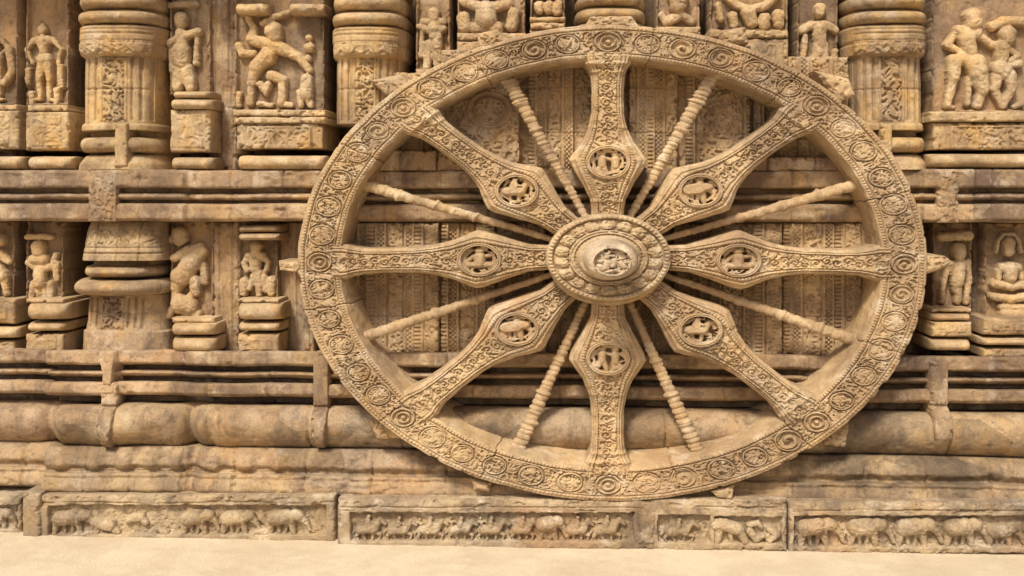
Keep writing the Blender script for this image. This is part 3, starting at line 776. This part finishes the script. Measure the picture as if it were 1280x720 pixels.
while x < 775:
    w = rnd.uniform(36, 46)
    k = rnd.random()
    bx = 676 if x < 700 else 677
    if k < .45: figure('elephant', elephant(x + w * .3, bx, w, rnd.uniform(28, 31)), .052, M_FRZ, s3, wob=1.5, lift=.018, kz=.9)
    else: figure('horse_and_rider', horse(x + w * .3, bx, w, rnd.uniform(32, 35)), .052, M_FRZ, s3, wob=1.5, lift=.018, kz=1.0)
    if rnd.random() < .75:
        xx = x + w * .85
        figure('walking_figure', stander(xx, 643 + rnd.uniform(0, 3), bx, .03, ((-.2, .3, -.3, .15), (.2, .3, .3, .42)), wide=1.3), .052, M_FRZ, s3, wob=1.5, lift=.018, kz=1.0)
    x += w * .9
figure('horse_and_rider', horse(852, 678, 50, 32, True), .052, M_FRZ, s3, wob=1.5, lift=.018)
figure('leaping_lion', [(893, 655, 7, 905, 654, 8), (905, 654, 8, 922, 660, 8), (898, 660, 6, 896, 676, 5), (922, 660, 7, 930, 674, 5), (900, 650, 5, 893, 650, 4), (912, 666, 4, 914, 676, 3)], .052, M_FRZ, s3, wob=1.5, lift=.018)
figure('coiled_animal', [(936, 662, 5, 944, 672, 5), (944, 672, 5, 953, 668, 4), (935, 655, 4, 946, 652, 4), (946, 652, 4, 952, 658, 3)], .052, M_FRZ, s3, wob=1.5, lift=.018)
figure('coiled_animal', [(960, 660, 4, 970, 666, 5), (970, 666, 5, 962, 674, 4), (958, 668, 4, 961, 676, 4)], .052, M_FRZ, s3, wob=1.5, lift=.018)
hf('divider_block', 797, 820, 640, 682, -.012, .2, M_FRZ, s3, step=1, bevel=4)
s4 = slab('frieze slab with a line of walking elephants, right of the wheel', 986, 1700, 629, 693, .012, [(992, 1600, 645, 684)], 9)
for cx, w, h in ((1024, 56, 34), (1086, 56, 34), (1146, 56, 34), (1205, 54, 34), (1254, 44, 28), (1302, 50, 33)):
    figure('elephant', elephant(cx, 683, w * 1.12, h * 1.04), .066, M_FRZ, s4, wob=1.3, lift=.018, kz=.9)

# ------------------------------------------------------------------ the wheel
cxl, cxr = float(XF(371, 0)), float(XF(1160.5, 0))
WX = (cxl + cxr) / 2
RX = (cxr - cxl) / 2
zt, zb = float(ZF(30.5, 0, 764)), float(ZF(627.5, 0, 764))
WZ = (zt + zb) / 2
RZ = (zt - zb) / 2
HX, HZ = float(XF(760.5, -.1)), float(ZF(322, -.1, 760))
wheel = thing('stone_wheel', 'huge carved stone chariot wheel with eight broad spokes, standing against the temple wall', 'wheel', (WX, .2, float(ZF(627, 0, 764))))

def wpos(r, th, dep, hubbed=True):
    """wheel coordinates (r = 1 at the rim's outer edge) -> world; the hub sits a touch off the rim's centre"""
    k = np.clip(1 - r / .87, 0, 1) if hubbed else 0
    return np.stack(np.broadcast_arrays(WX + (HX - WX) * k + RX * r * np.cos(th), dep, WZ + (HZ - WZ) * k + RZ * r * np.sin(th)), -1)

def build_rim():
    nt = 3200
    th = np.linspace(0, 2 * math.pi, nt, endpoint=False)
    rin, rout = .861, .992
    face_r = np.linspace(rout, rin, 92)
    prof = [(.985, .38), (1.0, .30), (1.0, .20), (1.0, .10), (1.0, .05), (1.0, .03), (.999, .018), (.997, .008), (.995, .003)]
    prof += [(r, 0.0) for r in face_r]
    prof += [(rin - .002, .005), (rin - .004, .014), (rin - .005, .03)] + [(rin - .008 - .004 * q, .03 + .37 * q) for q in np.linspace(.05, 1, 30)]
    pr = np.array([p[0] for p in prof]); pd = np.array([p[1] for p in prof])
    T, R = np.meshgrid(th, pr); D = np.repeat(pd[:, None], nt, 1)
    face = (R <= rout + 1e-6) & (R >= rin - 1e-6) & (D == 0)
    s = (R - rin) / (rout - rin)
    h = np.zeros_like(T)
    arc = T * .926                                   # along the rim, in wheel radii
    # border mouldings
    bead_i = beads(arc, .0125) * np.sqrt(np.maximum(0, 1 - ((s - .065) / .045) ** 2))
    bead_o = beads(arc, .0125) * np.sqrt(np.maximum(0, 1 - ((s - .925) / .04) ** 2))
    h += .011 * (bead_i + bead_o)
    h -= .012 * (np.exp(-((s - .125) / .014) ** 2) + np.exp(-((s - .875) / .014) ** 2))
    h += .004 * ((s > .14) & (s < .165)) + .004 * ((s > .835) & (s < .86))
    # carved band: 48 medallions in leaf scrolls
    NM = 48
    rg = np.random.RandomState(4)
    idx = np.floor(T / (2 * math.pi) * NM + .5).astype(int) % NM
    jit = (rg.rand(NM) - .5) * .016; jit[::6] = 0
    thc = np.floor(T / (2 * math.pi) * NM + .5) * 2 * math.pi / NM + jit[idx]
    rad = .0425 + (rg.rand(NM) - .5) * .008; rad = rad[idx]
    a = (T - thc) * .926; b = R - .9265
    rho = np.hypot(a, b) / rad
    ang = np.arctan2(b, a)
    band = (s > .17) & (s < .83)
    ring = sstep(.10, .03, np.abs(rho - .87)) - .12 * sstep(.06, .0, np.abs(rho - 1.03))
    kind = rg.randint(0, 5, NM); kind[::6] = 9
    K = kind[idx]
    worn = (.55 + .6 * rg.rand(NM))[idx]; worn = np.where(K == 9, 1.0, np.minimum(worn, 1.05))
    ph = (rg.rand(NM) * 6.28)[idx]
    spin = rg.choice([-1, 1], NM)[idx]
    spiral = sstep(.25, .85, .5 + .5 * np.sin(spin * ang + ph + rho * 11)) * (rho < .76)
    UU, VV = a * 298, b * 298
    inner = rho < .76
    fig = np.full_like(T, 0.0)
    for q in range(7):
        ca = ((rg.rand(NM) - .5) * 1.0)[idx]; cb = ((rg.rand(NM) - .5) * 1.0)[idx]
        da = ((rg.rand(NM) - .5) * .9)[idx]; db = ((rg.rand(NM) - .5) * .9)[idx]
        rr = (.11 + .1 * rg.rand(NM))[idx]
        pa, pb = a / rad - ca, b / rad - cb
        tt = np.clip((pa * da + pb * db) / (da * da + db * db + 1e-6), 0, 1)
        d2 = (pa - tt * da) ** 2 + (pb - tt * db) ** 2
        fig = np.maximum(fig, np.sqrt(np.maximum(0, 1 - d2 / rr ** 2)))
    fig *= inner
    rings2 = sstep(.10, .02, np.abs(rho - .5)) + sstep(.26, .1, rho)
    leaf = scroll(T * 366, R * 298, 3.7, 12)
    lace = scroll(T * 366 + 90, R * 298, 3.3, 31) * (rho < .8)
    inmed = np.where(K == 9, rings2, np.where(K == 0, spiral, np.maximum(fig, lace * .75)))
    hb = np.where(rho < 1.06, np.where(rho < .77, inmed * worn, ring * worn), leaf * .75)
    chewed = .55 + .45 * sstep(.3, .55, fbm(T * 9, R * 30, None, 3, 41))
    h = np.where(band, (-.017 + .030 * hb) * chewed * (.65 + .6 * fbm(T * 40, R * 60, None, 3, 19)), h)
    # worn grooves running round
    wear = fbm(T * 30, R * 100, None, 4, 21)
    h = h - .012 * np.clip(wear - .6, 0, 1) * 3
    h = np.where(face, h, 0)
    inn = np.clip((D - .03) / .37, 0, 1) * (R < rin - .004)
    Rj = R - .045 * inn * np.clip(-np.sin(T), 0, 1) ** .7 + .0028 * (fbm(T * 14, D * 6, None, 4, 5) - .5) * 2      # the edge is not a perfect circle
    crk = np.zeros_like(T)
    for tj in (.31, .92, 1.42, 2.03, 2.61, 3.35, 3.88, 4.29, 4.95, 5.41, 5.9):
        crk = np.maximum(crk, np.exp(-((T - tj - .012 * (vn(R * 40, D * 20 + tj * 9, None, 3) - .5)) / .0028) ** 2))
    h = h - .016 * crk * face
    Rj = Rj + .008 * crk * (R < rin - .001) + .006 * (fbm(T * 22, D * 18, None, 4, 71) - .5) * (R < rin - .004)
    Rj = Rj - .05 * np.clip(fbm(T * 26, D * 9, None, 4, 15) - .60, 0, 1) * (R > .99)
    P = wpos(Rj, T, D - h, False)
    P = roughen(P, .0035, 7)
    o = grid_obj('rim', P, M_WHEEL, wheel, closed=True)
    # cracks where the rim's stones meet are cut in the relief above
    return o
build_rim()

SP_R = np.array([.10, .20, .25, .30, .355, .395, .42, .45, .50, .56, .62, .72, .79, .82, .84, .855, .87, .885])
SP_W = np.array([.050, .052, .056, .076, .100, .117, .123, .108, .080, .062, .053, .051, .055, .064, .074, .078, .078, .078])
SP_D = np.array([-.02, -.02, -.03, -.04, -.05, -.052, -.052, -.05, -.03, -.005, .01, .015, .008, .0, -.012, -.016, -.016, -.01])

def build_spoke(th0, i):
    s_ = 100 + i * 7
    rg = random.Random(s_)
    nr = 330
    r = np.linspace(.13, .884, nr)
    w = np.interp(r, SP_R, SP_W); df = np.interp(r, SP_R, SP_D)
    q = np.concatenate([-np.ones(8), np.linspace(-1, 1, 74), np.ones(8)])          # across
    dback = np.concatenate([np.linspace(1, .12, 8), np.zeros(74), np.linspace(.12, 1, 8)])
    Q, Rr = np.meshgrid(q, r); DB = np.repeat(dback[None], nr, 0)
    Wd = w[:, None]; DF = df[:, None] + np.zeros_like(Q)
    aq = np.abs(Q)
    face = DB == 0
    # cross section: stepped chamfer, bead line, carved field
    ch = np.clip((aq - .78) / .22, 0, 1)
    h = -.055 * ch ** 1.3 - .014 * np.exp(-((aq - .74) / .03) ** 2) - .012 * np.exp(-((aq - .90) / .025) ** 2) - .014 * np.exp(-((aq - .56) / .028) ** 2)
    U = Rr * 298; V = Q * Wd * 298
    inner = aq < .53
    bd = beads(Rr, .0115) * np.sqrt(np.maximum(0, 1 - ((aq - .65) / .06) ** 2))
    leaf = scroll(U * 1.1, V, 3.9, s_)
    cell = 10.0
    cu = (U / cell + .3 * i) % 1 - .5; cid = np.floor(U / cell + .3 * i)
    sg = np.where(cid % 2 == 0, 1.0, -1.0)
    vr = np.hypot(cu * cell, V - sg * 1.2); va = np.arctan2(V - sg * 1.2, cu * cell)
    vol = sstep(.25, .8, .5 + .5 * np.sin(sg * va + vr * 2 * math.pi / 4.0 + cid))
    leaf = np.where(vr < 4.7, vol * (.6 + .4 * leaf), leaf)
    chev = sstep(.2, .8, .5 + .5 * np.sin((U + np.abs(V) * 1.3) / 2.2))
    field = np.where(Rr > .55, np.maximum(leaf, .35 * chev * (vr > 5.6)), leaf)
    h = h + np.where(inner, .021 * field * (.55 + .75 * fbm(U / 13, V / 13, None, 3, s_ + 4)) - .015, 0) + .011 * bd
    # capital at the rim and collar mouldings
    for rc, a_ in ((.80, .012), (.835, .016), (.56, .008), (.24, .012)):
        h = h + a_ * np.exp(-((Rr - rc) / .007) ** 2)
    # seat for the medallion
    rho = np.hypot((Rr - .408), Q * Wd) / .074
    h = np.where(rho < .92, -.105, h)
    h = h - .014 * np.clip(fbm(U / 9, V / 9, None, 3, s_ + 2) - .58, 0, 1) * 3
    h = np.where(face, h, -.055)
    DEP = np.where(face, DF - h, DF + .055 + DB * (.30 - DF - .055))
    jitter = 1 + .05 * (fbm(U / 16, Q * 2 + 9, None, 3, s_) - .5)
    tx = Q * Wd * jitter
    # position: along the spoke and across it
    ct, st = math.cos(th0), math.sin(th0)
    kk = np.clip(1 - Rr / .87, 0, 1)
    X = WX + (HX - WX) * kk + RX * (Rr * ct - tx * st)
    Z = WZ + (HZ - WZ) * kk + RZ * (Rr * st + tx * ct)
    P = roughen(np.stack([X, DEP, Z], -1), .0035, s_)
    a = P[:1].copy(); a[..., 1] = .3; b = P[-1:].copy(); b[..., 1] = .3
    sp = grid_obj('spoke', np.concatenate([a, P, b]), M_WHEEL, wheel)
    # medallion: ring round a deep carved scene
    nm, na = 46, 110
    rr = np.concatenate([np.linspace(0, 1, nm)]); ang = np.linspace(0, 2 * math.pi, na, endpoint=False)
    A, RR = np.meshgrid(ang, rr)
    ring = sstep(.78, .83, RR) * (1 - sstep(.94, 1.0, RR))
    groove = np.exp(-((RR - .885) / .02) ** 2)
    a_, b_ = RR * np.cos(A) * 15.5, -RR * np.sin(A) * 15.5       # a_ to the right, b_ downwards (stays upright)
    caps = []
    k = i % 4
    if k == 0:    # a seated figure with attendants
        caps = [(0, -8, 3.5), (0, -3, 4, 0, 4, 4), (-7, 5, 3, 7, 5, 3), (-4, -3, 2, -9, 2, 2), (4, -3, 2, 9, -4, 2), (-10, 3, 2.6), (10, 4, 2.6), (-9, -5, 2, -6, -9, 2), (9, -6, 1.8)]
    elif k == 1:  # an elephant with a rider
        caps = [(c[0], c[1], c[2]) + tuple(c[3:6]) if len(c) > 5 else c for c in elephant(0, 11, 25, 17)] + [(0, -8, 3, 0, -4, 3.4), (0, -11, 2.4)]
    elif k == 2:  # dancers
        caps = [(-4, -8, 2.6), (-4, -4, 3, -4, 3, 2.6), (-5, 4, 2.2, -8, 11, 1.8), (-3, 4, 2.2, -1, 11, 1.8), (5, -7, 2.6), (5, -3, 3, 5, 4, 2.6), (5, 5, 2, 9, 10, 1.8), (4, 5, 2, 4, 11, 1.7), (-6, -4, 1.7, -12, -2, 1.7), (7, -3, 1.7, 12, -5, 1.7), (-2, -4, 1.6, 3, -2, 1.6)]
    else:         # an archer on a horse
        caps = horse(0, 11, 25, 22)
    fg = caps_height(caps, a_, b_, 1.05, 1.0)
    fg = np.where(fg > 0, .045 + fg * 1.9, 0)
    fg = np.maximum(fg, .075 * (scroll(a_ + 60 * i, b_, 4.2, s_) > .55) * sstep(.45, .62, RR))
    hm = np.where(RR < .80, -.095 + np.minimum(fg, .094), -.012 + .026 * ring - .010 * groove)
    hm = hm + .004 * (fbm(a_ / 4, b_ / 4, None, 3, s_) - .5)
    d0 = float(np.interp(.408, SP_R, SP_D))
    kk = 1 - .408 / .87
    mx = WX + (HX - WX) * kk + RX * .408 * ct; mz = WZ + (HZ - WZ) * kk + RZ * .408 * st
    P = np.stack([mx + RX * .072 * RR * np.cos(A), d0 - .004 - hm, mz + RZ * .072 * RR * np.sin(A)], -1)
    last = P[-1:].copy(); last[..., 1] = d0 + .07
    grid_obj('medallion', roughen(np.concatenate([P, last]), .002, s_), M_WHEEL, sp, closed=True, flip=True)

for i in range(8):
    build_spoke(i * math.pi / 4, i)

def build_rod(th, i):
    n, na = 420, 26
    u = np.linspace(0, 1, n); A = np.linspace(0, 2 * math.pi, na, endpoint=False)
    r = .16 + u * .715
    base = .0115 + .0125 * u
    steep = abs(math.sin(th)) > .6
    nb = 33 if steep else 44
    ph_ = 1.2 * (fbm(u * 9, u * 0 + i, None, 3, 60 + i) - .5)
    bead = np.abs(np.sin(u * nb * math.pi + ph_ * 3)) ** .6 * (.4 + 1.1 * fbm(u * 17, u * 0 + 3 * i, None, 3, 70 + i))
    rad = base * ((.84 + .26 * bead) if steep else (.94 + .09 * bead))
    for c in (.42, .62, .80):
        rad = rad * (1 + .28 * np.exp(-((u - c) / .012) ** 2))
    AA, RR = np.meshgrid(A, rad); UU = np.repeat(u[:, None], na, 1); rr = np.repeat(r[:, None], na, 1)
    RR = RR * (1 + .06 * np.sin(AA * 1 + UU * 120))
    ct, st = math.cos(th), math.sin(th)
    tx = RR * np.cos(AA)
    dep = .125 - RR * np.sin(AA) * 1.49 - .01 * UU
    kk = np.clip(1 - rr / .87, 0, 1)
    P = np.stack([WX + (HX - WX) * kk + RX * (rr * ct - tx * st), dep, WZ + (HZ - WZ) * kk + RZ * (rr * st + tx * ct)], -1)
    grid_obj('thin_spoke', roughen(P, .0065, 300 + i), M_WHEEL, wheel, closed=True)

for i in range(8):
    build_rod((i + .5) * math.pi / 4 + (.0, -.01, .0, .0, .0, .045, -.045, .0)[i], i)

def lathe(name, cx, cz, rx, rz, prof, mat, parent, H=None, na=360, amp=.003, seed=0, label=None):
    prof = np.array(prof, float)
    seg = np.hypot(np.diff(prof[:, 0]) * rx, np.diff(prof[:, 1]))
    s = np.concatenate([[0], np.cumsum(seg)])
    n = max(10, int(s[-1] / .004))
    ss = np.linspace(0, s[-1], n)
    r = np.interp(ss, s, prof[:, 0]); d = np.interp(ss, s, prof[:, 1])
    kf = np.array([1, 2, 1]) / 4
    r[1:-1] = np.convolve(r, kf, 'same')[1:-1]; d[1:-1] = np.convolve(d, kf, 'same')[1:-1]
    A, R = np.meshgrid(np.linspace(0, 2 * math.pi, na, endpoint=False), r)
    D = np.repeat(d[:, None], na, 1)
    if H is not None: D = D - H(A, R)
    P = np.stack([cx + rx * R * np.cos(A), D, cz + rz * R * np.sin(A)], -1)
    return grid_obj(name, roughen(P, amp, seed), mat, parent, closed=True, label=label)

# hub: drum with a carved face, and the boss standing out of it
hrx = float(XF(839, -.15) - XF(682, -.15)) / 2
hrz = float(ZF(268, -.15) - ZF(377, -.15)) / 2
hcx, hcz = float(XF(760.5, -.15)), float(ZF(322, -.15))
def hub_h(A, R):
    sa = np.abs(np.sin(A * 9 + .4 * (fbm(A * 2, A * 0, None, 2, 5) - .5)))
    pr_ = np.clip((R - .655) / .21, 0, 1)
    petals = np.sqrt(np.clip(sa - .55 * np.abs(pr_ - .35) ** 1.5 * 2.2, 0, 1)) * (R > .655) * (R < .87) * (.75 + .4 * vn(A * 5, R * 3, None, 6))
    dots = beads(A, 2 * math.pi / 72) * np.sqrt(np.maximum(0, 1 - ((R - .93) / .04) ** 2))
    inner = .5 * beads(A, 2 * math.pi / 40) * np.sqrt(np.maximum(0, 1 - ((R - .53) / .04) ** 2))
    face = (R > .40) & (R < .985)
    lf = scroll(A * 46, R * 60, 4.5, 3) * ((R > .60) & (R < .86))
    brk = .016 * np.clip(fbm(A * 3, R * 5, None, 4, 8) - .5, 0, 1) * 2
    return np.where(face, .030 * petals + .014 * dots + .012 * inner + .012 * lf - brk, 0)
hub = lathe('hub', hcx, hcz, hrx, hrz, [(1.0, .28), (1.0, -.125), (.985, -.152), (.965, -.16), (.90, -.16), (.885, -.142), (.875, -.132), (.64, -.132), (.625, -.165), (.55, -.175), (.535, -.155), (.52, -.16), (.47, -.20), (.455, -.20), (.30, -.20), (0.001, -.20)], M_HUB, wheel, H=hub_h, seed=51)
lathe('hub_collar', hcx, hcz - .052, hrx * .93, hrz * .93, [(1.0, .28), (1.02, -.04), (1.0, -.065), (.95, -.078), (.6, -.08), (.001, -.08)], M_FIG, hub, seed=52, label='rounded orange stained underside of the hub')
brx = float(XF(797, -.54) - XF(732, -.54)) / 2; brz = float(ZF(303, -.54) - ZF(350, -.54)) / 2
bcx, bcz = float(XF(765, -.54)), float(ZF(327, -.54))
bcaps = [(-11, -3, 3.2), (-12, 4, 3.6, -10, 9, 3), (-5, -8, 2.6), (-4, -2, 3.4, -6, 6, 3), (2, -10, 2.4), (3, -4, 3.2, 1, 3, 3.4), (9, -6, 2.6), (9, 0, 3, 12, 6, 2.6), (14, -1, 2.4), (-8, 12, 2.4, 0, 10, 2.6), (4, 9, 2.8, 8, 12, 2.2), (-9, 1, 1.6, 3, -2, 1.6), (5, 3, 1.6, 13, 3, 1.5), (-14, -8, 1.8, -9, -11, 1.8), (6, -11, 1.6, 13, -8, 1.6)]
def boss_h(A, R):
    x, y = R * np.cos(A) * 25, -R * np.sin(A) * 25 - 2
    fg = caps_height(bcaps, x + 2 * (vn(x / 4, y / 4, None, 3) - .5), y, 1.15, 1.0)
    fg = np.maximum(fg, .016 * scroll(x + 50, y, 4.5, 9) - .004)
    return np.where(R < .74, np.where(fg > 0, .014 + np.minimum(fg * 1.5, .04), 0) - .050 * sstep(.72, .66, R), 0) + .004 * (fbm(x / 5, y / 5, None, 3, 4) - .5)
lathe('boss', bcx, bcz, brx, brz, [(1.16, -.12), (1.14, -.20), (1.09, -.215), (1.06, -.34), (1.02, -.46), (.97, -.515), (.90, -.54), (.80, -.555), (.5, -.57), (.001, -.575)], M_BOSS, hub, H=boss_h, seed=53, amp=.006)

# worn carved brackets that tie the rim to the wall
def bracket(pts, d0, d1, label=None, n=14):
    """prism over a four cornered outline in the photo, with a worn lumpy surface"""
    s_ = nseed()
    (ax_, ay), (bx, by), (cx, cy), (dx, dy) = pts
    a, b = np.meshgrid(np.linspace(0, 1, n * 2), np.linspace(0, 1, n * 2))
    U = (1 - a) * (1 - b) * ax_ + a * (1 - b) * bx + a * b * cx + (1 - a) * b * dx
    V = (1 - a) * (1 - b) * ay + a * (1 - b) * by + a * b * cy + (1 - a) * b * dy
    e = np.minimum(np.minimum(a, 1 - a), np.minimum(b, 1 - b))
    h = -.035 * (1 - np.sqrt(1 - np.clip(1 - e / .3, 0, 1) ** 2 * .98)) + .016 * scroll(U, V, 6, s_)
    P = np.stack([XF(U, d0), d0 - h, ZF(V, d0, U)], -1)
    P = roughen(P, .006, s_)
    P = np.pad(P, ((1, 1), (1, 1), (0, 0)), 'edge')
    P[0, :, 1] = d1; P[-1, :, 1] = d1; P[:, 0, 1] = d1; P[:, -1, 1] = d1
    grid_obj('bracket', P, M_WHEEL, wheel, label=label)
bracket([(347, 326), (380, 327), (380, 342), (349, 338)], .16, .5)
bracket([(1150, 317), (1182, 320), (1195, 330), (1150, 346)], .10, .5)
bracket([(462, 100), (500, 92), (520, 112), (490, 126)], .18, .5)
bracket([(1018, 88), (1062, 98), (1070, 120), (1048, 128)], .14, .5)
bracket([(462, 528), (486, 520), (500, 548), (470, 550)], .12, .4)
bracket([(1030, 540), (1062, 528), (1058, 560), (1030, 556)], .10, .4)
bracket([(588, 598), (614, 604), (612, 616), (592, 612)], .06, .3)
bracket([(888, 614), (918, 606), (916, 624), (896, 622)], .03, .3)
bracket([(904, 38), (932, 33), (936, 54), (906, 56)], .10, .5, label='broken pale stub on top of the rim')
bracket([(596, 42), (622, 36), (640, 52), (598, 60)], .12, .5)
bracket([(738, 20), (790, 20), (800, 34), (730, 34)], .10, .5)
